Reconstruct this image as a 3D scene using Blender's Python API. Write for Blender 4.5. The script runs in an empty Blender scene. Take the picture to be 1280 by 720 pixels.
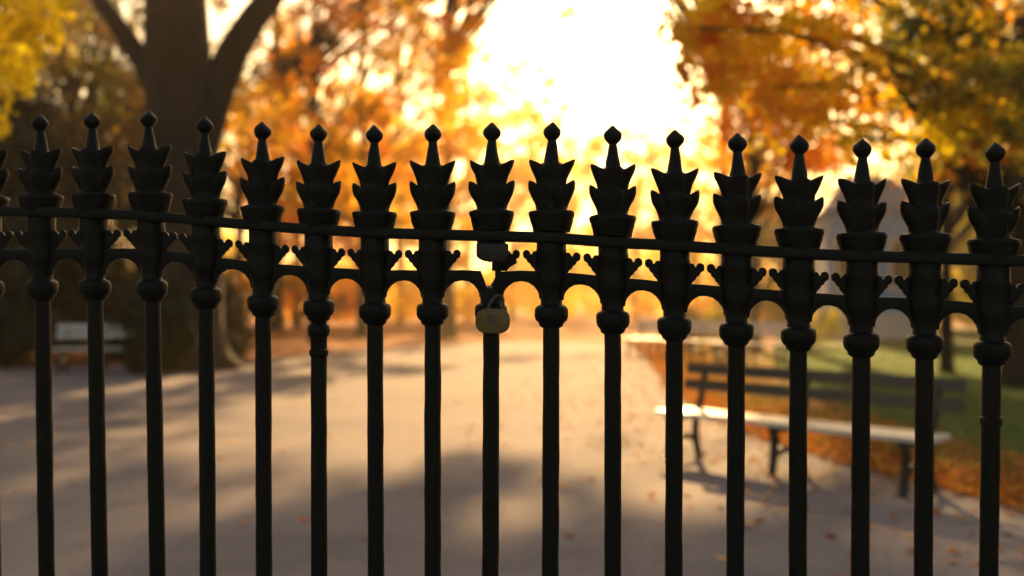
import bpy, bmesh, math, random
import numpy as np
from mathutils import Vector, Matrix

random.seed(7)
RNG = np.random.default_rng(11)
SC = bpy.context.scene
COL = SC.collection

# ------------------------------------------------------------------ camera constants
F = 1300.0          # focal length in pixels of the 1280 wide photograph
H = 1.5             # eye height
HOR = 380.0         # horizon row

def wx(px, d):
    return (px - 640.0) / F * d
def wz(py, d):
    return H + (HOR - py) / F * d

# ------------------------------------------------------------------ helpers
def link(o):
    COL.objects.link(o)
    return o

def mesh_obj(name, verts, faces, mat, parent=None, loc=(0, 0, 0), smooth=False):
    me = bpy.data.meshes.new(name)
    me.from_pydata([tuple(v) for v in verts], [], faces)
    me.materials.append(mat)
    if smooth:
        me.polygons.foreach_set('use_smooth', [True] * len(me.polygons))
    me.update()
    o = link(bpy.data.objects.new(name, me))
    o.location = loc
    o.parent = parent
    return o

def bm_obj(name, bm, mat, parent=None, loc=(0, 0, 0), smooth=False, angle=None):
    bmesh.ops.recalc_face_normals(bm, faces=bm.faces)
    me = bpy.data.meshes.new(name)
    bm.to_mesh(me)
    bm.free()
    me.materials.append(mat)
    if smooth:
        me.polygons.foreach_set('use_smooth', [True] * len(me.polygons))
        if angle:
            me.set_sharp_from_angle(angle=math.radians(angle))
    o = link(bpy.data.objects.new(name, me))
    o.location = loc
    o.parent = parent
    return o

def thing(name, label, cat, loc=(0, 0, 0), rz=0.0, group=None):
    o = link(bpy.data.objects.new(name, None))
    o.empty_display_size = 0.2
    o.location = loc
    o.rotation_euler = (0, 0, rz)
    return tag(o, label, cat, group)

def tag(o, label=None, cat=None, group=None, kind=None):
    if label: o['label'] = label
    if cat: o['category'] = cat
    if group: o['group'] = group
    if kind: o['kind'] = kind
    return o

def copy_tree(o, parent=None):
    c = o.copy()
    COL.objects.link(c)
    c.parent = parent
    for ch in [k for k in bpy.data.objects if k.parent == o]:
        copy_tree(ch, c)
    return c

def box(bm, x0, x1, y0, y1, z0, z1, mat4=None):
    vs = [Vector((x, y, z)) for x in (x0, x1) for y in (y0, y1) for z in (z0, z1)]
    if mat4 is not None:
        vs = [mat4 @ v for v in vs]
    b = [bm.verts.new(v) for v in vs]
    for f in ((0, 1, 3, 2), (4, 6, 7, 5), (0, 4, 5, 1), (2, 3, 7, 6), (0, 2, 6, 4), (1, 5, 7, 3)):
        bm.faces.new([b[i] for i in f])
    return b

def bevel(bm, w, seg=2, limit=30):
    es = [e for e in bm.edges if len(e.link_faces) == 2 and e.calc_face_angle(0) > math.radians(limit)]
    bmesh.ops.bevel(bm, geom=es, offset=w, segments=seg, profile=0.5, affect='EDGES', clamp_overlap=True)

def tube(bm, pts, radii, seg=10, cap=True, wob=0.0):
    pts = [Vector(p) for p in pts]
    rings = []
    up = Vector((0.13, 0.97, 0.21)).normalized()
    for i, p in enumerate(pts):
        a = pts[max(i - 1, 0)]
        b = pts[min(i + 1, len(pts) - 1)]
        t = (b - a).normalized()
        u = (up - t * up.dot(t))
        if u.length < 1e-3:
            u = Vector((1, 0, 0)) - t * t.x
        u.normalize()
        v = t.cross(u)
        ring = []
        for k in range(seg):
            an = 2 * math.pi * k / seg
            r = radii[i] * (1 + wob * math.sin(3 * an + i * 0.6) + wob * 0.6 * math.sin(5 * an - i * 1.1))
            ring.append(bm.verts.new(p + u * (r * math.cos(an)) + v * (r * math.sin(an))))
        rings.append(ring)
    for i in range(len(rings) - 1):
        for k in range(seg):
            k2 = (k + 1) % seg
            bm.faces.new((rings[i][k], rings[i][k2], rings[i + 1][k2], rings[i + 1][k]))
    if cap:
        bm.faces.new(rings[0][::-1])
        bm.faces.new(rings[-1])

# ------------------------------------------------------------------ materials
def new_mat(name):
    m = bpy.data.materials.new(name)
    m.use_nodes = True
    nt = m.node_tree
    return m, nt, nt.nodes['Principled BSDF']

def ramp(nt, fac, stops):
    r = nt.nodes.new('ShaderNodeValToRGB')
    els = r.color_ramp.elements
    while len(els) < len(stops):
        els.new(0.5)
    for e, (p, c) in zip(els, stops):
        e.position = p
        e.color = (c[0], c[1], c[2], 1)
    nt.links.new(fac, r.inputs['Fac'])
    return r.outputs['Color']

def noise(nt, scale, detail=4, rough=0.6, coord='Object', stretch=None):
    tc = nt.nodes.new('ShaderNodeTexCoord')
    n = nt.nodes.new('ShaderNodeTexNoise')
    n.inputs['Scale'].default_value = scale
    n.inputs['Detail'].default_value = detail
    n.inputs['Roughness'].default_value = rough
    src = tc.outputs[coord]
    if stretch:
        mp = nt.nodes.new('ShaderNodeMapping')
        mp.inputs['Scale'].default_value = stretch
        nt.links.new(src, mp.inputs['Vector'])
        src = mp.outputs['Vector']
    nt.links.new(src, n.inputs['Vector'])
    return n.outputs['Fac']

def bump(nt, bsdf, fac, strength, dist):
    b = nt.nodes.new('ShaderNodeBump')
    b.inputs['Strength'].default_value = strength
    b.inputs['Distance'].default_value = dist
    nt.links.new(fac, b.inputs['Height'])
    nt.links.new(b.outputs['Normal'], bsdf.inputs['Normal'])

def simple(name, stops, scale, rough=0.7, rr=None, metal=0.0, bs=0.0, bd=0.01, stretch=None, spec=None, detail=4):
    m, nt, p = new_mat(name)
    n = noise(nt, scale, detail, stretch=stretch)
    nt.links.new(ramp(nt, n, stops), p.inputs['Base Color'])
    p.inputs['Roughness'].default_value = rough
    if rr:
        mr = nt.nodes.new('ShaderNodeMapRange')
        mr.inputs['To Min'].default_value = rr[0]
        mr.inputs['To Max'].default_value = rr[1]
        nt.links.new(n, mr.inputs['Value'])
        nt.links.new(mr.outputs['Result'], p.inputs['Roughness'])
    p.inputs['Metallic'].default_value = metal
    if spec is not None:
        p.inputs['Specular IOR Level'].default_value = spec
    if bs:
        bump(nt, p, n, bs, bd)
    return m

M = {}
M['iron'] = simple('black_painted_iron', [(0.3, (0.0022, 0.0042, 0.0038)), (0.62, (0.0034, 0.0064, 0.0056)), (0.74, (0.009, 0.0085, 0.0075))],
                   38, rr=(0.4, 0.65), bs=0.35, bd=0.0025, spec=0.2)
M['latch'] = simple('weathered_dark_steel', [(0.3, (0.009, 0.011, 0.013)), (0.7, (0.022, 0.024, 0.026))], 60, rr=(0.3, 0.55), metal=0.4, bs=0.2, bd=0.001)
M['lock'] = simple('dull_brass', [(0.3, (0.10, 0.078, 0.026)), (0.7, (0.17, 0.13, 0.045))], 45, rr=(0.4, 0.65), metal=0.3, bs=0.2, bd=0.001)
M['shackle'] = simple('shackle_steel', [(0.3, (0.04, 0.04, 0.038)), (0.7, (0.12, 0.11, 0.10))], 40, rough=0.4, metal=0.9)
M['bark'] = simple('dark_bark', [(0.3, (0.010, 0.007, 0.005)), (0.7, (0.034, 0.023, 0.016))], 5, rough=0.9, bs=0.9, bd=0.06, stretch=(2.2, 2.2, 0.5), detail=6)
M['bark_pale'] = simple('brown_bark', [(0.3, (0.04, 0.028, 0.02)), (0.7, (0.10, 0.07, 0.05))], 7, rough=0.9, bs=0.8, bd=0.04, stretch=(2, 2, 0.5))
M['slat'] = simple('weathered_slat_with_glare', [(0.3, (0.58, 0.56, 0.52)), (0.7, (0.76, 0.74, 0.70))], 6, rr=(0.25, 0.42), bs=0.2, bd=0.002, stretch=(1, 9, 9), spec=0.7)  # weathered slat lightened for sky glare on seats and sun on far benches
M['slat_dark'] = simple('worn_back_slat', [(0.3, (0.025, 0.02, 0.014)), (0.7, (0.06, 0.048, 0.034))], 6, rr=(0.25, 0.4), bs=0.2, bd=0.002, stretch=(1, 9, 9), spec=0.6)  # same slats, backrest kept dark without the glare
M['cast'] = simple('bench_cast_iron', [(0.3, (0.008, 0.008, 0.008)), (0.7, (0.02, 0.018, 0.016))], 30, rough=0.5, bs=0.2, bd=0.002)
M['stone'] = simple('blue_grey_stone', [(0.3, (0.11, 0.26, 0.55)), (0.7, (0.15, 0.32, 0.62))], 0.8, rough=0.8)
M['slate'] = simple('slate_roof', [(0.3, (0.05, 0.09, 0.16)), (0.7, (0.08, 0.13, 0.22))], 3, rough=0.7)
M['pale_stone'] = simple('pale_stone_trim', [(0.3, (0.42, 0.43, 0.44)), (0.7, (0.55, 0.55, 0.55))], 1.5, rough=0.8)
M['glass'] = simple('dark_window_glass', [(0.3, (0.02, 0.025, 0.03)), (0.7, (0.04, 0.045, 0.05))], 1, rough=0.1)

def asphalt():
    m, nt, p = new_mat('worn_asphalt')
    n1 = noise(nt, 0.35, 5)
    n2 = noise(nt, 70, 3)
    c1 = ramp(nt, n1, [(0.36, (0.155, 0.145, 0.165)), (0.5, (0.22, 0.203, 0.22)), (0.64, (0.27, 0.24, 0.24))])
    c2 = ramp(nt, n2, [(0.3, (0.65, 0.65, 0.66)), (0.7, (1.25, 1.22, 1.2))])
    mx = nt.nodes.new('ShaderNodeMix'); mx.data_type = 'RGBA'; mx.blend_type = 'MULTIPLY'
    mx.inputs['Factor'].default_value = 1.0
    nt.links.new(c1, mx.inputs['A']); nt.links.new(c2, mx.inputs['B'])
    nt.links.new(mx.outputs['Result'], p.inputs['Base Color'])
    mr = nt.nodes.new('ShaderNodeMapRange')
    mr.inputs['To Min'].default_value = 0.8; mr.inputs['To Max'].default_value = 0.95; p.inputs['Specular IOR Level'].default_value = 0.1
    nt.links.new(n1, mr.inputs['Value']); nt.links.new(mr.outputs['Result'], p.inputs['Roughness'])
    bump(nt, p, n2, 0.55, 0.006)
    return m
M['asphalt'] = asphalt()

def two_scale(name, s1, a, s2, b, rough=0.95, bs=0.6, bd=0.03):
    m, nt, p = new_mat(name)
    n1 = noise(nt, s1, 4); n2 = noise(nt, s2, 5, 0.7)
    c1 = ramp(nt, n1, a); c2 = ramp(nt, n2, b)
    mx = nt.nodes.new('ShaderNodeMix'); mx.data_type = 'RGBA'
    mx.inputs['Factor'].default_value = 0.5
    nt.links.new(c1, mx.inputs['A']); nt.links.new(c2, mx.inputs['B'])
    nt.links.new(mx.outputs['Result'], p.inputs['Base Color'])
    p.inputs['Roughness'].default_value = rough
    p.inputs['Specular IOR Level'].default_value = 0.2
    bump(nt, p, n2, bs, bd)
    return m
M['litter'] = two_scale('leaf_litter_soil', 0.5, [(0.35, (0.20, 0.07, 0.022)), (0.65, (0.36, 0.13, 0.03))],
                        16, [(0.35, (0.10, 0.04, 0.016)), (0.5, (0.34, 0.11, 0.02)), (0.68, (0.5, 0.22, 0.04))])
M['lawn'] = two_scale('autumn_lawn', 0.35, [(0.35, (0.03, 0.075, 0.014)), (0.65, (0.065, 0.12, 0.022))],
                      22, [(0.35, (0.022, 0.06, 0.012)), (0.6, (0.055, 0.11, 0.02)), (0.75, (0.2, 0.13, 0.03))])

def leafmat(name, trans=0.5, gloss=0.06):
    m = bpy.data.materials.new(name); m.use_nodes = True
    nt = m.node_tree; nt.nodes.clear()
    out = nt.nodes.new('ShaderNodeOutputMaterial')
    at = nt.nodes.new('ShaderNodeAttribute'); at.attribute_name = 'Col'
    d = nt.nodes.new('ShaderNodeBsdfDiffuse'); t = nt.nodes.new('ShaderNodeBsdfTranslucent')
    g = nt.nodes.new('ShaderNodeBsdfGlossy'); g.inputs['Roughness'].default_value = 0.35
    m1 = nt.nodes.new('ShaderNodeMixShader'); m1.inputs[0].default_value = trans
    m2 = nt.nodes.new('ShaderNodeMixShader'); m2.inputs[0].default_value = gloss
    nt.links.new(at.outputs['Color'], d.inputs['Color']); nt.links.new(at.outputs['Color'], t.inputs['Color'])
    nt.links.new(d.outputs[0], m1.inputs[1]); nt.links.new(t.outputs[0], m1.inputs[2])
    nt.links.new(m1.outputs[0], m2.inputs[1]); nt.links.new(g.outputs[0], m2.inputs[2])
    nt.links.new(m2.outputs[0], out.inputs['Surface'])
    return m
M['leaf'] = leafmat('tree_leaves', 0.78, 0.03)
M['leaf_dark'] = leafmat('evergreen_leaves', 0.22, 0.05)
M['ground_leaf'] = leafmat('fallen_leaf', 0.25, 0.0)

PAL = {   # leaf pigments, each leaf picks one
    'orange': [(0.92, 0.36, 0.012), (0.92, 0.44, 0.015), (0.88, 0.25, 0.008), (0.92, 0.52, 0.02), (0.85, 0.32, 0.01)],
    'amber': [(0.92, 0.56, 0.02), (0.92, 0.47, 0.015), (0.90, 0.56, 0.02), (0.92, 0.66, 0.04)],
    'yellow': [(0.90, 0.66, 0.01), (0.90, 0.72, 0.02), (0.85, 0.58, 0.01), (0.7, 0.6, 0.02)],
    'olive': [(0.20, 0.19, 0.015), (0.30, 0.26, 0.02), (0.12, 0.14, 0.015), (0.7, 0.6, 0.02), (0.16, 0.11, 0.02)],
    'brown': [(0.16, 0.08, 0.03), (0.22, 0.12, 0.04), (0.12, 0.08, 0.03), (0.28, 0.2, 0.05)],
    'green': [(0.04, 0.075, 0.02), (0.06, 0.10, 0.025), (0.03, 0.05, 0.016)],
    'dark': [(0.014, 0.024, 0.010), (0.022, 0.036, 0.013), (0.010, 0.016, 0.008)],
    'mixed': [(0.92, 0.36, 0.01), (0.92, 0.52, 0.02), (0.9, 0.28, 0.01), (0.55, 0.42, 0.02), (0.92, 0.66, 0.04), (0.92, 0.45, 0.02)],
    'fallen': [(0.6, 0.18, 0.02), (0.65, 0.26, 0.04), (0.42, 0.13, 0.03), (0.7, 0.4, 0.08), (0.3, 0.11, 0.04)],
}

def leaf_mesh(name, cen, size, cols, mat, parent=None, flat=0.0, aspect=0.62):
    """one mesh of leaf shaped quads scattered at cen"""
    n = len(cen)
    cen = np.asarray(cen, dtype=np.float64)
    size = np.broadcast_to(size, (n,)) * RNG.uniform(0.6, 1.35, n)
    nrm = RNG.normal(size=(n, 3))
    if flat:
        nrm *= (1 - flat); nrm[:, 2] += flat * 1.6
    nrm /= np.linalg.norm(nrm, axis=1)[:, None]
    a = RNG.normal(size=(n, 3))
    u = a - nrm * np.sum(a * nrm, axis=1)[:, None]
    u /= np.linalg.norm(u, axis=1)[:, None]
    v = np.cross(nrm, u)
    L = size[:, None] * 0.5
    W = L * aspect
    bend = nrm * L * 0.25
    p = np.stack([cen - u * L + bend, cen + v * W - u * L * 0.12 , cen + u * L + bend, cen - v * W - u * L * 0.12], axis=1).reshape(-1, 3)
    me = bpy.data.meshes.new(name)
    me.vertices.add(4 * n)
    me.vertices.foreach_set('co', p.ravel())
    me.loops.add(4 * n)
    me.loops.foreach_set('vertex_index', np.arange(4 * n, dtype=np.int32))
    me.polygons.add(n)
    me.polygons.foreach_set('loop_start', np.arange(0, 4 * n, 4, dtype=np.int32))
    me.update(calc_edges=True)
    at = me.color_attributes.new('Col', 'FLOAT_COLOR', 'POINT')
    c4 = np.ones((n, 4)); c4[:, :3] = cols
    at.data.foreach_set('color', np.repeat(c4, 4, axis=0).ravel())
    me.materials.append(mat)
    o = link(bpy.data.objects.new(name, me))
    o.parent = parent
    return o

def pick(pal, n, jitter=0.18):
    p = np.array(PAL[pal])
    c = p[RNG.integers(0, len(p), n)]
    return np.clip(c * RNG.uniform(1 - jitter, 1 + jitter, (n, 1)), 0, 0.9)

def tree(name, label, group, base, height, trunk_r, clumps, leaves, leaf_size, pal, spread=0.7, cat='tree',
         bark='bark', lean=(0, 0), leafm='leaf', flare=1.7, limbs=True, fork=None, pal_fn=None, trunk_top=0.75):
    """clumps: array (k,3) world positions of foliage clumps."""
    root = thing(name, label, cat, (base[0], base[1], 0), 0, group)
    b = Vector((base[0], base[1], 0))
    clumps = np.asarray(clumps)
    bm = bmesh.new()
    top = height * trunk_top
    pts, rad = [], []
    n = 9
    for i in range(n):
        t = i / (n - 1)
        z = top * t
        r = trunk_r * (1 - 0.55 * t)
        if t < 0.01: r = trunk_r * flare
        pts.append((lean[0] * t * t + 0.08 * trunk_r * math.sin(4 * t + base[0]), lean[1] * t * t, z - (0.1 if i == 0 else 0)))
        rad.append(r)
    pts.insert(1, (0, 0, trunk_r * 0.55)); rad.insert(1, trunk_r * (1 + (flare - 1) * 0.35))
    tube(bm, pts, rad, 16, wob=0.05)
    if limbs:
        order = RNG.permutation(len(clumps))[: min(len(clumps), 26)]
        for q in order:
            c = Vector(clumps[q]) - b
            zt = min(max(c.z * 0.62, height * 0.22), top * 0.97)
            t = zt / top
            s = Vector((lean[0] * t * t, lean[1] * t * t, zt))
            d = c - s
            r0 = trunk_r * (1 - 0.55 * t) * 0.42
            lp = []; lr = []
            for j in range(6):
                w = j / 5
                sag = Vector((math.sin(w * 5 + q) * 0.05, math.cos(w * 4 + q) * 0.05, math.sin(w * math.pi) * 0.12)) * d.length
                lp.append(s + d * w + sag * (1 if 0 < j < 5 else 0)); lr.append(r0 * (1 - 0.86 * w) + 0.008)
            tube(bm, lp, lr, 7, cap=False)
    tr = bm_obj('trunk', bm, M[bark], root, smooth=True)
    per = max(1, leaves // len(clumps))
    cs, cl = [], []
    for c in clumps:
        k = int(per * RNG.uniform(0.5, 1.5))
        sp = spread * RNG.uniform(0.6, 1.3)
        # a clump is a handful of sprays
        sprays = RNG.normal(size=(6, 3)) * sp * np.array([1, 1, 0.7])
        w = sprays[RNG.integers(0, 6, k)]
        q = c + w * 0.9 + RNG.normal(size=(k, 3)) * sp * 0.36
        pn = pal_fn(c) if pal_fn else pal
        base_c = pick(pn, 1, 0.1)[0]
        col = pick(pn, k) * 0.55 + base_c * 0.45
        cs.append(q); cl.append(np.clip(col, 0, 0.9))
    cs = np.concatenate(cs); cl = np.concatenate(cl)
    keep = cs[:, 2] > 0.3
    cs = cs[keep]; cl = cl[keep]
    cs -= np.array([base[0], base[1], 0])
    leaf_mesh('crown', cs, leaf_size, cl, M[leafm], root)
    return root

def blob_clumps(n, c, r, hollow=0.35, seed=None):
    g = RNG if seed is None else np.random.default_rng(seed)
    out = []
    while len(out) < n:
        p = g.uniform(-1, 1, 3)
        d = np.linalg.norm(p)
        if hollow < d < 1:
            out.append(np.array(c) + p * np.array(r))
    return np.array(out)

def screen_clumps(n, d0, d1, polys, seed=1):
    """foliage clumps filling a region seen from the path: list of (x0,x1,y0,y1) photo windows"""
    g = np.random.default_rng(seed)
    out = []
    ws = np.array([(b - a) * (d - c) for a, b, c, d in polys], float); ws /= ws.sum()
    for _ in range(n):
        a, b, c, e = polys[g.choice(len(polys), p=ws)]
        d = g.uniform(d0, d1)
        out.append((wx(g.uniform(a, b), d), d, wz(g.uniform(c, e), d)))
    return np.array(out)

# ------------------------------------------------------------------ ground
def sheet(name, pts, z, mat, kind='structure'):
    bm = bmesh.new()
    f = bm.faces.new([bm.verts.new((x, y, z)) for x, y in pts])
    if f.normal.z < 0: f.normal_flip()
    bm.normal_update()
    if bm.faces[:][0].normal.z < 0: bmesh.ops.reverse_faces(bm, faces=bm.faces[:])
    me = bpy.data.meshes.new(name); bm.to_mesh(me); bm.free()
    me.materials.append(mat)
    o = link(bpy.data.objects.new(name, me)); o['kind'] = kind
    return o

sheet('ground', [(-420, -420), (420, -420), (420, 420), (-420, 420)], 0, M['litter'])

def smooth_line(pts, it=3):
    for _ in range(it):
        q = [pts[0]]
        for a, b in zip(pts[:-1], pts[1:]):
            q.append((a[0] * .75 + b[0] * .25, a[1] * .75 + b[1] * .25))
            q.append((a[0] * .25 + b[0] * .75, a[1] * .25 + b[1] * .75))
        q.append(pts[-1]); pts = q
    return pts
right_edge = smooth_line([(5.6, -12), (5.2, 2), (3.95, 6.9), (3.2, 9.4), (2.7, 12), (2.7, 16), (3.2, 22), (4.0, 30), (4.5, 37)])
left_edge = smooth_line([(-1, 40), (-4.5, 36), (-6.5, 28), (-9, 25.6), (-14, 24), (-30, 22)])
path_poly = right_edge + [(2.0, 40.5)] + left_edge + [(-30, -12)]
sheet('path', path_poly, 0.008, M['asphalt'])
lawn_poly = smooth_line([(8.2, -12), (7.6, 2), (5.6, 8), (4.9, 10.5), (4.9, 16), (6.5, 26), (9, 36), (16, 62), (60, 80)]) + [(90, -12)]
sheet('lawn', lawn_poly, 0.004, M['lawn'])

# fallen leaves (stuff)
def edge_x(y):
    for (a, b), (c, d) in zip(right_edge[:-1], right_edge[1:]):
        if b <= y <= d:
            return a + (c - a) * (y - b) / (d - b + 1e-9)
    return 4.5
P = []
for _ in range(26000):                       # bed of leaves behind the bench
    y = RNG.uniform(3, 40); e = edge_x(y)
    x = e + abs(RNG.normal()) * 0.9 - abs(RNG.normal()) * 0.12
    P.append((x, y, 0.012 + RNG.uniform(0, 0.03)))
for _ in range(1500):                        # strays blown on to the asphalt
    y = RNG.uniform(3, 34); e = edge_x(y)
    x = e - abs(RNG.normal()) * 1.6
    P.append((x, y, 0.014 + RNG.uniform(0, 0.012)))
for _ in range(1000):
    P.append((RNG.uniform(-16, 4), RNG.uniform(3, 38), 0.014 + RNG.uniform(0, 0.012)))
P = np.array(P)
fl = leaf_mesh('fallen_leaves', P, 0.075, pick('fallen', len(P), 0.35), M['ground_leaf'], flat=0.82, aspect=0.8)
tag(fl, 'orange and brown fallen leaves scattered over the path and banked behind the bench', 'fallen leaves', kind='stuff')

# grass (stuff): short blades on the lawn near the path
def grass():
    n = 42000
    y = RNG.uniform(5, 34, n)
    ex = np.interp(y, [-12, 2, 8, 10.5, 16, 26, 36], [8.2, 7.6, 5.6, 4.9, 4.9, 6.5, 9])
    x = ex + RNG.uniform(-0.2, 1, n) ** 1 * (2.0 + y * 0.45)
    h = RNG.uniform(0.04, 0.11, n); a = RNG.uniform(0, math.tau, n)
    w = 0.007
    dx = np.cos(a) * w; dy = np.sin(a) * w
    lx = RNG.normal(size=n) * 0.025; ly = RNG.normal(size=n) * 0.025
    z0 = np.full(n, 0.004)
    p = np.stack([np.stack([x - dx, y - dy, z0], 1), np.stack([x + dx, y + dy, z0], 1),
                  np.stack([x + lx + dx * .3, y + ly + dy * .3, h], 1), np.stack([x + lx - dx * .3, y + ly - dy * .3, h], 1)], 1).reshape(-1, 3)
    me = bpy.data.meshes.new('grass')
    me.vertices.add(4 * n); me.vertices.foreach_set('co', p.ravel())
    me.loops.add(4 * n); me.loops.foreach_set('vertex_index', np.arange(4 * n, dtype=np.int32))
    me.polygons.add(n); me.polygons.foreach_set('loop_start', np.arange(0, 4 * n, 4, dtype=np.int32))
    me.update(calc_edges=True)
    at = me.color_attributes.new('Col', 'FLOAT_COLOR', 'POINT')
    base = np.array([(0.05, 0.13, 0.02), (0.08, 0.16, 0.03), (0.12, 0.15, 0.03)])[RNG.integers(0, 3, n)]
    c4 = np.ones((n, 4)); c4[:, :3] = base
    at.data.foreach_set('color', np.repeat(c4, 4, 0).ravel())
    me.materials.append(M['leaf'])
    o = link(bpy.data.objects.new('grass', me))
    tag(o, 'short green grass blades of the lawn behind the bench', 'grass', kind='stuff')
grass()

# ------------------------------------------------------------------ the iron fence
TX = [-18, 50, 115, 186, 256, 328, 398, 468, 541, 615, 690, 766, 844, 922, 999, 1078, 1157, 1244, 1330]
TY = [146, 143, 140, 138, 145, 152, 155, 157, 155, 153, 152, 157, 162, 166, 169, 173, 173, 178, 182]
BX = [-9, 58, 125, 197, 260, 330, 399, 470, 541, 613, 688, 766, 842, 919, 997, 1075, 1154, 1236, 1320]
RY = [265, 266, 268, 271, 277, 283, 288, 292, 294, 296, 298, 304, 308, 313, 318, 321, 323, 326, 329]
def fence_depth(px):
    return 2.25 * 75.0 / (70 + (px - 300) * (9.5 / 850.0))
PXM = 75.0 / 0.13 * (2.25 / 2.25)      # 577 photo pixels to the metre at the middle picket
u = 1.0 / PXM

def lathe_petals(bm, prof, seg=32, lobes=4):
    """prof: (r, z, core_r, z_between, petal) in picture units; petal 0 = round."""
    rings = []
    for (r, dy, *rest) in prof:
        pet = rest[0] if rest else 0
        core = rest[1] if len(rest) > 1 else r
        dyb = rest[2] if len(rest) > 2 else dy
        ring = []
        for k in range(seg):
            an = math.tau * k / seg
            w = abs(math.cos(lobes / 2 * an)) ** 1.5 * (1.0 if abs(math.cos(an)) > 0.7 else 0.4) if pet else 1
            rr = core + (r - core) * w
            zz = dyb + (dy - dyb) * w
            ring.append(bm.verts.new((rr * u * math.cos(an), rr * u * math.sin(an), -zz * u)))
        rings.append(ring)
    for a, b in zip(rings[:-1], rings[1:]):
        for k in range(seg):
            k2 = (k + 1) % seg
            bm.faces.new((a[k], a[k2], b[k2], b[k]))
    bm.faces.new(rings[0]); bm.faces.new(rings[-1][::-1])

FIN = [(0.6, 0), (2.8, 1.6), (5.4, 4), (8.8, 7), (11.2, 10), (11.9, 13), (11.3, 16), (9.4, 19), (7.0, 21.4), (5.4, 23.2), (5.6, 25), (6.2, 28),
       (7.6, 36), (9.0, 44), (9.8, 49), (10.4, 52),
       (16, 54.5, 1, 12, 54), (21, 54.6, 1, 14, 55), (25, 52.4, 1, 15.5, 55.4), (28, 48.6, 1, 17, 55.8), (29.8, 47.6, 1, 17.6, 56), (30.8, 49.4, 1, 18, 57), (29.6, 54.5, 1, 18, 60),
       (26.8, 60.5, 1, 18, 64), (23.8, 66.5, 1, 17.5, 69), (21.2, 73, 1, 17, 74), (19.8, 78.6, 1, 16.5, 79),
       (20.4, 81.6, 1, 17, 81), (23, 83.4, 1, 17.4, 82.4), (25.2, 81.6, 1, 18, 83), (26.2, 77.4, 1, 18.6, 83.4), (27.8, 74.6, 1, 19, 83.6), (30, 74.2, 1, 19.4, 84), (31.2, 77.6, 1, 19.6, 85), (30.8, 85, 1, 19.8, 88),
       (28.6, 91.6, 1, 19.6, 93), (25, 97.6, 1, 19, 98), (21.8, 103.6, 1, 18.4, 104), (20.2, 109, 1, 18, 109), (20, 111.6), (26, 112.4), (29.6, 113.4), (30.6, 116), (30, 119.5), (28.8, 122), (28.6, 125), (27, 129), (25.4, 134),
       (24.2, 139), (18, 139.6)]
FIN = [(q[0] * 0.955, q[1]) + ((1, q[3] * 0.90, q[4]) if len(q) > 2 else ()) for q in FIN]
BODY = [(17.5, 139), (18.6, 142), (18.6, 160), (19.4, 163), (19.4, 170, 1, 17), (18.2, 182, 1, 16), (18.6, 192, 1, 16.5), (18, 200), (16.2, 207), (14.4, 213), (13.6, 220), (13.6, 229), (14.5, 231)]
COLLAR = [(11, 229.4), (15, 231), (18.6, 232.6), (20.2, 235), (20.8, 237.5), (20.8, 245.5), (19.2, 250), (15.6, 253.5), (14.8, 257), (12, 259), (10.4, 260)]
def bar_mesh(zlen):
    return [(10.0, 230), (10.4, 262)] + [(10.4 + 0.0006 * q, q) for q in range(280, 1000, 24)] + [(11.0, zlen)]

FENCE = thing('iron_fence', 'black cast iron fence with leafy spear finials and arches crossing the whole foreground', 'fence', (0, 2.25, 0))
def add_child(name, bm, parent, smooth=True, angle=40, mat='iron', loc=(0, 0, 0)):
    return bm_obj(name, bm, M[mat], parent, loc, smooth, angle)

from mathutils import noise as MN
def age(bm, seed, amp=0.0011):
    off = Vector((seed * 3.1, seed * 1.7, seed * 5.3))
    for v in bm.verts:
        p = v.co * 55 + off
        v.co += MN.noise_vector(p) * amp + MN.noise_vector(p * 0.3) * amp * 1.2
def make_picket(seed=0, broken=False):
    bm = bmesh.new()
    if not broken:
        lathe_petals(bm, BODY, 24)
    else:
        lathe_petals(bm, [(17.5, 139), (18.6, 142), (18.6, 160), (18, 168), (15, 174)], 24)
        # off-centre stem of the broken casting
        tube(bm, [((9) * u, 0, -172 * u), (8.6 * u, 0, -185 * u), (8.4 * u, 0, -198 * u), (4 * u, 0, -212 * u), (0, 0, -226 * u)],
             [6 * u, 4.2 * u, 4.0 * u, 6 * u, 12 * u], 12)
        tube(bm, [(14 * u, -0.001, -183 * u), (24 * u, 0, -178 * u), (32 * u, 0, -176 * u)], [3 * u, 5 * u, 3 * u], 10)
        lathe_petals(bm, [(6, 208), (13, 212), (14, 220), (13.6, 229), (14.5, 231)], 24)
    lathe_petals(bm, bar_mesh(1040), 20)
    age(bm, seed, 0.0009)
    p = add_child('picket', bm, None)
    bm = bmesh.new(); lathe_petals(bm, FIN, 40); age(bm, seed, 0.0016); add_child('finial', bm, p)
    bm = bmesh.new(); lathe_petals(bm, COLLAR, 28); age(bm, seed + 9, 0.0012); add_child('collar', bm, p)
    return p

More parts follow.
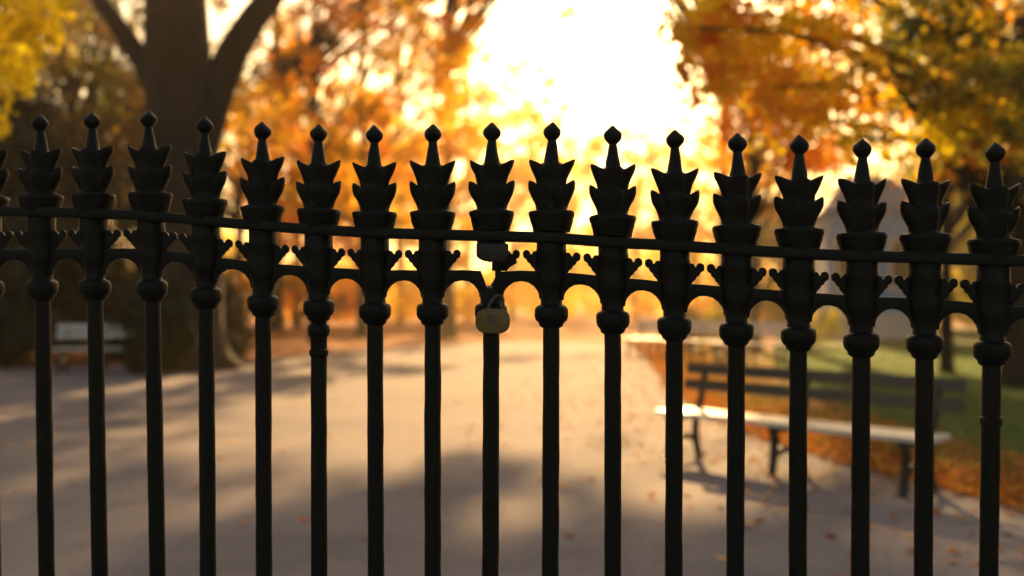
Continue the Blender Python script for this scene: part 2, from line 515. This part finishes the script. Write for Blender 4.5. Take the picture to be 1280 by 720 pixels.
proto = None
PK = []
for i, (tx, ty, bx) in enumerate(zip(TX, TY, BX)):
    d = fence_depth(tx)
    if i == 9:
        p = make_picket(40, True)
    else:
        p = make_picket(i)
    p.parent = FENCE
    ztip = wz(ty, d)
    p.location = (wx(tx, d), d - 2.25, ztip)
    lean = (bx - tx) / (720.0 - ty)
    p.rotation_euler = (0, -lean, [0.0, 0.05, -0.06, 0.03, -0.04][i % 5])
    PK.append((Vector((wx(tx, d), d - 2.25, ztip)), lean))
    # bolts through the rail, extra rings on two pickets
    if i in (6, 17):
        bm = bmesh.new()
        if i == 6:
            lathe_petals(bm, [(10, 262), (13.5, 265), (15, 271), (14, 277), (11, 281), (10.9, 296), (12.6, 298), (12.6, 304), (10, 307)], 24)
        else:
            lathe_petals(bm, [(10, 318), (12.2, 320), (12.6, 324), (12.2, 328), (10, 330)], 24)
        add_child('joint_ring', bm, p)

# rail follows the pickets
def rail(name, pts, h, y0, y1):
    bm = bmesh.new(); rings = []
    for q in pts:
        rings.append([bm.verts.new((q[0], q[1] + yy, q[2] + zz)) for yy, zz in ((y0, -h / 2), (y1, -h / 2), (y1, h / 2), (y0, h / 2))])
    for a, b in zip(rings[:-1], rings[1:]):
        for k in range(4):
            k2 = (k + 1) % 4
            bm.faces.new((a[k], a[k2], b[k2], b[k]))
    bm.faces.new(rings[0]); bm.faces.new(rings[-1][::-1])
    bmesh.ops.recalc_face_normals(bm, faces=bm.faces)
    bevel(bm, 0.0035, 2, 50)
    return add_child(name, bm, FENCE, angle=35)
rp = []
for (pos, lean), ty, ry, tx in zip(PK, TY, RY, TX):
    d = fence_depth(tx)
    rp.append((pos.x + lean * (ry - ty) / F * d, pos.y, wz(ry, d)))
first = (rp[0][0] - 0.14, rp[0][1] + 0.02, rp[0][2] + 0.003); last = (rp[-1][0] + 0.13, rp[-1][1] - 0.02, rp[-1][2] - 0.004)
rail('top_rail', [first] + rp + [last], 0.0225, -0.040, -0.004)
bp = [(x - 0.0, y, 0.2) for x, y, z in [first] + rp + [last]]
rail('bottom_rail', bp, 0.03, -0.02, 0.02)

def extrude_poly(bm, poly, thick, y, fn):
    f = [bm.verts.new(fn(x, dy, y - thick / 2)) for x, dy in poly]
    b = [bm.verts.new(fn(x, dy, y + thick / 2)) for x, dy in poly]
    n = len(poly)
    bm.faces.new(f); bm.faces.new(b[::-1])
    for k in range(n):
        k2 = (k + 1) % n
        bm.faces.new((f[k2], f[k], b[k], b[k2]))
def arm(s):
    a = [(1.6, 167), (2.6, 163.5), (5.5, 161.8), (8.6, 162.2), (10.6, 164.5), (11.4, 167.6), (13, 167.4), (14.6, 164), (17.4, 162.6), (20, 164.6), (37, 166),
         (37, 189), (17.5, 189), (15.6, 185.4), (12.6, 182.8), (10.8, 179), (7.8, 177.4), (6.2, 173.4), (2.6, 171.6)]
    return [(s * x, y) for x, y in a]
def band(openl, openr):
    def side(op):
        if op == 0:
            return [(37, 189), (37, 229), (25.6, 229), (25.4, 224.5), (22.4, 222.8), (22, 218), (20, 213), (15.6, 207.5), (9, 203)]
        if op == 1:
            return [(24, 189), (27.5, 198), (31, 208), (37, 212), (37, 229), (25.6, 229), (25.4, 224.5), (22.4, 222.8), (22, 218), (20, 213), (15.6, 207.5), (9, 203)]
        return [(30, 190), (29, 200), (32, 209), (37, 212), (37, 229), (25.6, 229), (25.4, 224.5), (22.4, 222.8), (22, 218), (20, 213), (15.6, 207.5), (9, 203)]
    r = side(openr); l = side(openl)
    return [(0, 188)] + r + [(0, 201.5)] + [(-x, y) for x, y in l[::-1]]
for i in range(len(PK) - 1):
    (a, la), (b, lb) = PK[i], PK[i + 1]
    def fn(x, dy, yy, a=a, b=b, la=la, lb=lb):
        t = (x + 37.5) / 75.0
        pos = a.lerp(b, t); ln = la + (lb - la) * t
        return Vector((pos.x + ln * dy * u, pos.y + yy, pos.z - dy * u))
    bm = bmesh.new()
    extrude_poly(bm, band(2 if i == 9 else 0, 1 if i == 8 else 0), 0.016, 0.0, fn)
    extrude_poly(bm, arm(-1), 0.011, 0.0, fn)
    if i != 8: extrude_poly(bm, arm(1), 0.011, 0.0, fn)
    if i == 8:
        extrude_poly(bm, [(-x, y) for x, y in []] or [(30, 160), (37, 160), (37, 178), (33, 178)], 0.011, 0.0, fn)
    bmesh.ops.recalc_face_normals(bm, faces=bm.faces)
    bevel(bm, 0.0018, 2, 40)
    add_child('arch_bracket', bm, FENCE, angle=35)

# latch case bolted over the broken picket
lp, ll = PK[9]
bm = bmesh.new()
poly = [(-20, 12), (20, 12), (20, -4), (17, -10), (11, -11.5), (-9, -10), (-15, -8), (-20, -4)]
f = [bm.verts.new((x * u, -0.012, z * u)) for x, z in poly]; b = [bm.verts.new((x * u, 0.012, z * u)) for x, z in poly]
bm.faces.new(f); bm.faces.new(b[::-1])
for k in range(len(poly)):
    k2 = (k + 1) % len(poly)
    bm.faces.new((f[k2], f[k], b[k], b[k2]))
bmesh.ops.recalc_face_normals(bm, faces=bm.faces)
bevel(bm, 0.0035, 3, 20)
lt = add_child('latch_case', bm, FENCE, mat='latch', loc=(lp.x + 1 * u, lp.y - 0.047, lp.z - 168 * u))
bm = bmesh.new()
for sx in (-1, 1):
    tube(bm, [(sx * 14 * u, -0.0135, 6 * u), (sx * 14 * u, -0.0105, 6 * u)], [3 * u, 3 * u], 12)
tube(bm, [(0, -0.0145, -4 * u), (0, -0.0105, -4 * u)], [4 * u, 4 * u], 14)
add_child('latch_rivets', bm, lt, mat='latch')

# padlock hanging from the latch
PL = thing('padlock', 'dull brass rounded padlock hanging on the fence in the middle of the pickets', 'padlock', (lp.x + 1.5 * u, lp.y + 2.25 - 0.045, lp.z - 268.5 * u))
bm = bmesh.new()
poly = []
for k in range(48):
    an = math.tau * k / 48
    x = 21.5 * math.copysign(abs(math.cos(an)) ** 0.75, math.cos(an)); z = 16 * math.copysign(abs(math.sin(an)) ** 0.72, math.sin(an))
    poly.append((x * u, z * u))
f = [bm.verts.new((x, -0.014, z)) for x, z in poly]; b = [bm.verts.new((x, 0.014, z)) for x, z in poly]
bm.faces.new(f); bm.faces.new(b[::-1])
for k in range(48):
    k2 = (k + 1) % 48
    bm.faces.new((f[k2], f[k], b[k], b[k2]))
bmesh.ops.recalc_face_normals(bm, faces=bm.faces)
bevel(bm, 0.004, 3, 50)
bdy = bm_obj('lock_body', bm, M['lock'], PL, (0, 0, 16 * u), True, 40)
bm = bmesh.new()
box(bm, -7 * u, 7 * u, -0.0155, -0.0145, -3 * u, 8 * u); bevel(bm, 0.0004, 1)
bm_obj('lock_plate', bm, M['shackle'], bdy, (0, 0, -1 * u), True, 30)
bm = bmesh.new()
sp = [(-6, 28), (-4, 36), (1, 44), (7, 49), (12, 46), (13, 40), (11, 28)]
sp = smooth_line(sp, 2)
tube(bm, [(x * u, 0, z * u) for x, z in sp], [2.3 * u] * len(sp), 12)
bm_obj('shackle', bm, M['shackle'], PL, (0, 0, 0), True)

# ------------------------------------------------------------------ benches
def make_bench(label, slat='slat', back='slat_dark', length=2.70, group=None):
    """origin on the ground under the seat's middle; x along the bench, -y is the front"""
    root = thing('park_bench', label, 'bench', (0, 0, 0), 0, group)
    L = length / 2
    for k in range(5):
        bm = bmesh.new()
        y = -0.24 + k * 0.112
        z = 0.445 - 0.012 * math.sin(k / 4 * math.pi)
        box(bm, -L, L, y - 0.048, y + 0.048, z - 0.018, z + 0.018); bevel(bm, 0.007, 2)
        bm_obj('seat_slat', bm, M[slat], root, (0, 0, 0), True, 35)
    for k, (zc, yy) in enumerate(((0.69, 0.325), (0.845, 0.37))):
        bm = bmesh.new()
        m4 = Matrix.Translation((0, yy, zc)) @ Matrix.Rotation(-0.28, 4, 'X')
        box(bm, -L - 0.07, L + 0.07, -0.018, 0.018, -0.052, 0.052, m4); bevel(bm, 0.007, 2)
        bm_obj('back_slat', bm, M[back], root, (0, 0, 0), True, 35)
    def frame(x):
        bm = bmesh.new()
        def strip(pts, w, t=0.045):
            pts = smooth_line(pts, 2)
            tube(bm, [(x, py, pz) for py, pz in pts], [w * 1.9] * len(pts), 8)
        strip([(-0.26, 0.0), (-0.235, 0.06), (-0.21, 0.18), (-0.21, 0.32), (-0.23, 0.415)], 0.021)
        strip([(0.26, 0.0), (0.235, 0.06), (0.20, 0.18), (0.20, 0.30), (0.22, 0.415)], 0.021)
        strip([(-0.27, 0.408), (0.0, 0.395), (0.24, 0.412)], 0.020)
        strip([(-0.21, 0.17), (0.0, 0.225), (0.175, 0.17)], 0.016)
        strip([(0.22, 0.41), (0.27, 0.5), (0.315, 0.62), (0.385, 0.85)], 0.019)
        strip([(-0.24, 0.40), (-0.12, 0.30), (-0.2, 0.24)], 0.012)
        for fy in (-0.275, 0.275):
            box(bm, x - 0.035, x + 0.035, fy - 0.045, fy + 0.045, -0.002, 0.022)
        return bm_obj('leg_frame', bm, M['cast'], root, (0, 0, 0), True, 50)
    for x in (-L + 0.16, -0.02, L - 0.16):
        frame(x)
    return root

GZ = 0.008
bench = make_bench('long park bench with pale seat on the path edge, right of centre', length=2.8, group='park benches along the path')
bench.scale = (1, 0.82, 1)
def set_bench(o, x, y, rz, z=GZ):
    o.location = (x, y, z); o.rotation_euler = (0, 0, rz)
BE = (Vector((1.42, 10.1, 0)), Vector((3.08, 7.95, 0)))   # far and near ends of the seat's front edge
bd = (BE[1] - BE[0]).normalized(); bn = Vector((-bd.y, bd.x, 0))
mid = (BE[0] + BE[1]) / 2 + bn * 0.235
set_bench(bench, mid.x, mid.y, math.atan2(bd.y, bd.x))
pale = None
def far_bench(px, d, rz, label, z=GZ):
    global pale
    if pale is None:
        c = pale = make_bench(label, 'slat', 'slat', 2.0, 'park benches along the path')
    else:
        c = copy_tree(pale)
    c['label'] = label
    set_bench(c, wx(px, d), d, rz, z)
    return c
far_bench(128, 22.8, 0.1, 'small pale bench in deep shade left of the big dark trunk').scale = (1.0, 1.0, 1.15)
far_bench(818, 29.0, -0.95, 'far bench catching the sun, leftmost of the distant row on the right')
far_bench(872, 27.5, -0.8, 'far sunlit bench just behind the far end of the nearest bench')
far_bench(938, 25.5, -0.75, 'far sunlit bench beside the thin brown trunk, rightmost of its row')

# ------------------------------------------------------------------ trees
G_MID = 'autumn trees across the park'
# the big dark tree left of centre
d = 24.0
T1 = thing('elm_tree', 'massive dark tree trunk forking above the fence on the left', 'tree', (wx(232, d), d, 0))
bm = bmesh.new()
def P3(px, py, dd=0.0):
    return (wx(px, d) - wx(232, d), dd, wz(py, d))
tube(bm, [(0, 0, -0.1), (0, 0, 0.35), (-0.02, 0, 1.0), P3(232, 330), P3(231, 260), P3(228, 190), P3(224, 120), P3(221, 60), P3(219, 0), P3(216, -80), P3(205, -190)],
     [1.4, 1.05, 0.9, 0.86, 0.84, 0.83, 0.79, 0.74, 0.70, 0.62, 0.4], 22, wob=0.04)
tr = bm_obj('trunk', bm, M['bark'], T1, smooth=True)
bm = bmesh.new()
tube(bm, [P3(238, 215), P3(252, 160), P3(272, 110), P3(293, 62), P3(318, 22), P3(352, -20), P3(410, -80), P3(460, -160)],
     [0.5, 0.5, 0.42, 0.36, 0.32, 0.28, 0.22, 0.12], 14, wob=0.05)
bm_obj('branch', bm, M['bark'], T1, smooth=True)
bm = bmesh.new()
tube(bm, [P3(212, 140), P3(180, 80), P3(140, 20), P3(80, -60)], [0.35, 0.26, 0.2, 0.12], 12, wob=0.05)
bm_obj('branch', bm, M['bark'], T1, smooth=True)
cl = np.concatenate([blob_clumps(50, (wx(232, d) - 1, d, 15.5), (7.5, 6.5, 4.0), 0.2),])
cs = []; cc = []
for c in cl:
    k = 130
    sprays = RNG.normal(size=(6, 3)) * 0.8
    cs.append(c + sprays[RNG.integers(0, 6, k)] + RNG.normal(size=(k, 3)) * 0.3); cc.append(pick('brown', k))
cs = np.concatenate(cs) - np.array([wx(232, d), d, 0])
leaf_mesh('crown', cs, 0.15, np.concatenate(cc), M['leaf'], T1)

# tall orange trees beyond the path
def orange_pal(c):
    return random.choice(['orange', 'orange', 'amber'])
d = 38
cl = np.concatenate([screen_clumps(70, 35, 42, [(300, 520, -40, 250), (520, 600, 0, 200)], 3), blob_clumps(12, (wx(430, 38), 38, 15), (6, 5, 4), 0.2)])
tree('orange_tree', 'tall orange leaved tree right of the big dark trunk', G_MID, (wx(393, 40), 40), 20, 0.22, cl, 15000, 0.17, 'orange', 0.5, pal_fn=orange_pal)
cl = np.concatenate([screen_clumps(60, 44, 52, [(430, 610, 20, 290), (330, 450, 180, 300)], 4), blob_clumps(12, (wx(520, 48), 48, 16), (6, 5, 4.5), 0.2)])
tree('orange_tree', 'amber tree standing farther back with a thin dark trunk', G_MID, (wx(453, 47), 47), 21, 0.24, cl, 13000, 0.2, 'amber', 0.5, pal_fn=lambda c: random.choice(['orange', 'amber', 'amber']))
# canopy closing high above the far end of the path
cl = blob_clumps(60, (3.0, 44, 22), (6, 6, 3.6), 0.1, 6)
tree('tall_tree', 'tall pale tree whose canopy closes above the far path', G_MID, (wx(560, 46), 46), 24, 0.3, cl, 6000, 0.26, 'amber', 1.0, limbs=True, bark='bark_pale')
# high canopy that meets over the path and shades its near half
def canopy(n, x0, x1, y0, y1, z0, z1, seed):
    g = np.random.default_rng(seed)
    return np.stack([g.uniform(x0, x1, n), g.uniform(y0, y1, n), g.uniform(z0, z1, n)], 1)
cl = np.concatenate([canopy(44, 1.6, 7.8, 54, 60, 20.2, 22.2, 31), canopy(80, 2.8, 7.4, 54, 60, 21.8, 25.2, 32)])  # second, denser clump added out of view to shade the air before the fence
tree('tall_tree', 'tall straight trunked tree far down the right side of the path, crown above the picture thickened to shade the fence', 'tall shade trees beside the path', (wx(905, 57), 57), 25, 0.4, cl, 18000, 0.3, 'amber', 0.6)
cl = canopy(34, -9, 2.2, 54, 60, 19.7, 21.0, 33)
tree('tall_tree', 'tall tree far down the left side of the path, crown above the picture', 'tall shade trees beside the path', (wx(345, 57), 57), 25, 0.4, cl, 8500, 0.3, 'orange', 0.7)
# right: near mixed orange and green tree
def mix_pal(c):
    px = 640 + F * c[0] / c[1]
    if px > 1080: return random.choice(['olive', 'olive', 'green', 'yellow', 'mixed'])
    return random.choice(['mixed', 'orange', 'amber', 'amber', 'yellow', 'yellow'])
cl = screen_clumps(95, 14, 17.5, [(900, 1250, -120, 90), (940, 1130, 90, 190), (830, 960, -60, 60), (860, 1000, 40, 120), (1130, 1300, 60, 230)], 8)
tree('maple_tree', 'near maple with orange yellow and green leaves on the right, trunk at the right edge', 'autumn trees right of the path', (wx(1276, 19), 19), 9, 0.33, cl, 12500, 0.155, 'mixed', 0.38, pal_fn=mix_pal)
cl = screen_clumps(85, 24, 30, [(1060, 1320, -60, 170), (1190, 1400, 100, 280)], 9)
tree('olive_tree', 'olive green tree with yellow flecks behind the maple', 'autumn trees right of the path', (wx(1183, 22.5), 22.5), 12, 0.13, cl, 15000, 0.17, 'olive', 0.75, lean=(0.3, 0.5))
cl = screen_clumps(40, 31, 36, [(900, 1040, 40, 200), (960, 1010, 180, 230)], 10)
tree('orange_tree', 'slender orange tree behind the far bench row', G_MID, (wx(943, 33), 33), 10, 0.2, cl, 9000, 0.2, 'orange', 0.8, bark='bark_pale')
# left: yellow tree near
cl = screen_clumps(46, 10, 13, [(-160, 45, -60, 60), (-160, 25, 60, 120)], 12)
tree('yellow_tree', 'bright yellow leaves hanging in at the top left corner', None, (-8.4, 11.5), 6.5, 0.2, cl, 14000, 0.13, 'yellow', 0.26)
# left backdrop
cl = np.concatenate([screen_clumps(70, 31, 38, [(-60, 190, -60, 300)], 13)])
tree('brown_tree', 'brown and olive tree behind the yellow leaves on the left', G_MID, (wx(90, 34), 34), 12, 0.3, cl, 18000, 0.2, 'brown', 0.9, pal_fn=lambda c: random.choice(['brown', 'olive', 'brown', 'brown', 'green']))

# evergreen shrubs in the shade left
def shrub(name, label, x, y, rx, rz, pal, leaves=6000, size=0.11, group='dark evergreen shrubs on the left', leafm='leaf_dark', cat='shrub'):
    root = thing(name, label, cat, (x, y, 0), 0, group)
    bm = bmesh.new()
    for k in range(7):
        a = k * 0.9
        tube(bm, [(0.05 * math.cos(a), 0.05 * math.sin(a), -0.03), (0.3 * rx * math.cos(a), 0.3 * rx * math.sin(a), rz * 0.5), (0.6 * rx * math.cos(a), 0.6 * rx * math.sin(a), rz * 0.95)], [0.035, 0.025, 0.01], 6, cap=False)
    bm_obj('stem', bm, M['bark'], root, smooth=True)
    cl = blob_clumps(40, (0, 0, rz * 0.62), (rx * 0.9, rx * 0.8, rz * 0.62), 0.2)
    cs = []
    for c in cl:
        k = leaves // 40
        cs.append(c + RNG.normal(size=(k, 3)) * rx * 0.16)
    cs = np.concatenate(cs); cs = cs[cs[:, 2] > 0.02]
    leaf_mesh('foliage', cs, size, pick(pal, len(cs), 0.3), M[leafm], root)
    return root
for (px, d, rx, rz, lab) in [(-25, 25.5, 1.9, 3.4, 'tall dark evergreen shrub cut by the left edge of the picture'),
                             (58, 28.6, 1.7, 2.6, 'tall dark evergreen shrub behind the left end of the pale bench'),
                             (140, 29.6, 2.1, 4.4, 'tallest dark evergreen shrub, right behind the pale bench'),
                             (185, 28.5, 1.5, 2.0, 'dark evergreen shrub half hidden by the big trunk'),
                             (196, 22.2, 0.8, 1.5, 'low dark evergreen shrub in front of the big trunk'),
                             (5, 24.5, 1.3, 1.7, 'low dark evergreen shrub left of the pale bench'),
                             (262, 26.0, 1.2, 1.7, 'low dark evergreen shrub just right of the big trunk')]:
    shrub('evergreen_shrub', lab, wx(px, d), d, rx, rz, 'dark', 9000, 0.13)
cl = screen_clumps(40, 27, 30, [(-40, 45, 120, 330)], 21)
tree('evergreen_tree', 'dark green conifer rising at the left edge', None, (wx(0, 28.5), 28.5), 7, 0.2, cl, 14000, 0.14, 'dark', 0.55, leafm='leaf_dark')
# small shrubs behind the far benches
for (px, d, rx, rz, pal, lab) in [(862, 33, 0.55, 1.15, 'brown', 'small round brown shrub behind the far benches'),
                                  (893, 34, 0.75, 1.1, 'olive', 'wide olive shrub between the far benches and the thin trunk'),
                                  (1010, 36, 1.2, 1.3, 'olive', 'loose olive shrub on the lawn right of the thin brown trunk')]:
    shrub('round_shrub', lab, wx(px, d), d, rx, rz, pal, 2500, 0.1, 'small shrubs on the lawn', 'leaf')

# distant trees, each its own
far = [(300, 58, 'amber', 19), (372, 66, 'orange', 15), (470, 72, 'amber', 14), (560, 84, 'amber', 18), (640, 105, 'amber', 22), (715, 118, 'amber', 23), (795, 108, 'amber', 21),
       (870, 90, 'amber', 17), (935, 76, 'amber', 13), (1000, 70, 'olive', 8), (1180, 62, 'olive', 12), (1260, 52, 'olive', 13), (1340, 46, 'olive', 12),
       (215, 56, 'brown', 24), (120, 54, 'olive', 20), (20, 50, 'brown', 14), (-70, 46, 'olive', 13)]
FL = ['far amber tree just right of the big dark trunk', 'far orange tree behind the tall orange tree', 'far amber tree seen through the arches left of the padlock',
      'far amber tree behind the picket left of the padlock', 'hazy far tree directly behind the padlock', 'hazy farthest tree under the bright gap of sky', 'hazy far tree above the leftmost far bench',
      'far olive tree behind the small round brown shrub', 'far amber tree behind the thin brown trunk', 'low far olive tree left of the blue grey building', 'far olive tree right of the blue grey building',
      'far olive tree behind the maple trunk', 'far olive tree just beyond the right edge', 'far brown tree behind the big dark trunk', 'far olive tree above the pale shaded bench',
      'far brown tree behind the dark conifer', 'far olive tree just beyond the left edge']
far += [(500, 78, 'amber', 30), (585, 92, 'amber', 33)]
FL += ['very tall hazy amber tree filling the left side of the bright gap', 'tallest hazy tree at the left edge of the brightest sky']
for (px, d, pal, h), lab in zip(far, FL):
    x = wx(px, d)
    r = h * 0.36
    cl = np.concatenate([blob_clumps(34, (x, d, h * 0.6), (r, r * 0.8, h * 0.4), 0.25), blob_clumps(10, (x, d, 1.8), (r, r * .6, 1.6), 0.1)])
    tree('distant_tree', lab, 'hazy trees at the far side of the park', (x, d), h, 0.28, cl, 10000, 0.34, pal, 0.95, bark='bark_pale')

# far wood closing the horizon
n = 26000
ang = RNG.uniform(-1.0, 1.0, n); rr = RNG.uniform(135, 175, n)
hz = (7 + 3 * np.sin(ang * 17) + 2 * np.sin(ang * 41 + 1)) * RNG.uniform(0, 1, n) ** 0.7
cs = np.stack([rr * np.sin(ang), rr * np.cos(ang), hz + 0.3], 1)
o = leaf_mesh('far_wood', cs, 1.3, pick('olive', n) * 0.6 + pick('amber', n) * 0.4, M['leaf'])
tag(o, 'hazy far-off wood closing the horizon', 'woodland', kind='stuff')

# blue grey building glimpsed between the trees on the right
d = 44
BL = thing('stone_building', 'small blue grey stone building glimpsed between the trees on the right', 'building', (wx(1095, d), d, 0), -0.15)
W = 2.0
bm = bmesh.new(); box(bm, -W, W, 0, 4, 0, 5.4); bm_obj('wall', bm, M['stone'], BL)
bm = bmesh.new()
v = [bm.verts.new(p) for p in ((-W - .3, -.3, 5.4), (W + .3, -.3, 5.4), (W + .3, 4.3, 5.4), (-W - .3, 4.3, 5.4), (-W + 1, 2, 7.1), (W - 1, 2, 7.1))]
for f in ((0, 1, 5, 4), (1, 2, 5), (2, 3, 4, 5), (3, 0, 4), (0, 3, 2, 1)): bm.faces.new([v[i] for i in f])
bm_obj('roof', bm, M['slate'], BL)
bm = bmesh.new(); box(bm, -W - .12, W + .12, -0.12, -0.003, 0, 1.1); bm_obj('plinth', bm, M['pale_stone'], BL)
for zz in (2.2,):
    for xx in (-1.1, 1.1):
        bm = bmesh.new()
        box(bm, xx - .6, xx + .6, -0.08, -0.004, zz - .1, zz + 2.1)
        fr = bm_obj('window', bm, M['pale_stone'], BL)
        bm = bmesh.new(); box(bm, xx - .45, xx + .45, -0.1, -0.083, zz + .05, zz + 1.95); bm_obj('pane', bm, M['glass'], fr)

# ------------------------------------------------------------------ air
def haze():
    bm = bmesh.new(); box(bm, -260, 260, -30, 230, -1.0, 38)
    m = bpy.data.materials.new('haze_air'); m.use_nodes = True
    nt = m.node_tree; nt.nodes.clear()
    out = nt.nodes.new('ShaderNodeOutputMaterial'); v = nt.nodes.new('ShaderNodeVolumePrincipled')
    v.inputs['Color'].default_value = (1.0, 0.80, 0.50, 1)
    v.inputs['Density'].default_value = 0.0013
    v.inputs['Anisotropy'].default_value = 0.5
    nt.links.new(v.outputs[0], out.inputs['Volume'])
    o = bm_obj('haze', bm, m); tag(o, kind='stuff'); o['label'] = 'golden morning haze filling the park'
    o['category'] = 'haze'
haze()

# ------------------------------------------------------------------ light
AZ = math.atan2(140, F); EL = math.radians(21.5)
S = Vector((math.sin(AZ) * math.cos(EL), math.cos(AZ) * math.cos(EL), math.sin(EL)))
sun = bpy.data.lights.new('sun', 'SUN'); sun.energy = 5.0; sun.angle = math.radians(0.53); sun.color = (1.0, 0.60, 0.24)
so = link(bpy.data.objects.new('sun', sun)); so.rotation_euler = S.to_track_quat('Z', 'Y').to_euler(); so.location = (0, 0, 30)
w = bpy.data.worlds.new('World'); SC.world = w; w.use_nodes = True
nt = w.node_tree; bg = nt.nodes['Background']
sky = nt.nodes.new('ShaderNodeTexSky'); sky.sky_type = 'NISHITA'; sky.sun_disc = False
sky.sun_elevation = EL; sky.sun_rotation = AZ; sky.dust_density = 4.0; sky.air_density = 1.5; sky.ozone_density = 0.6
warm = nt.nodes.new('ShaderNodeMix'); warm.data_type = 'RGBA'; warm.blend_type = 'MULTIPLY'
warm.inputs['Factor'].default_value = 1.0; warm.inputs['B'].default_value = (1.0, 0.93, 0.80, 1)
nt.links.new(sky.outputs[0], warm.inputs['A']); nt.links.new(warm.outputs['Result'], bg.inputs['Color'])
bg.inputs['Strength'].default_value = 0.05

# ------------------------------------------------------------------ camera
cam = bpy.data.cameras.new('camera'); co = link(bpy.data.objects.new('camera', cam)); SC.camera = co
co.location = (0, 0, H); co.rotation_euler = (math.pi / 2, 0, 0)
cam.sensor_width = 36; cam.lens = F / 1280 * 36; cam.shift_y = (HOR - 360) / 1280
cam.clip_end = 2000; cam.clip_start = 0.05
cam.dof.use_dof = True; cam.dof.focus_distance = 2.27; cam.dof.aperture_fstop = cam.lens / 22.5
SC.view_settings.view_transform = 'Standard'; SC.view_settings.look = 'None'
SC.view_settings.exposure = 1.65; SC.view_settings.gamma = 1.0
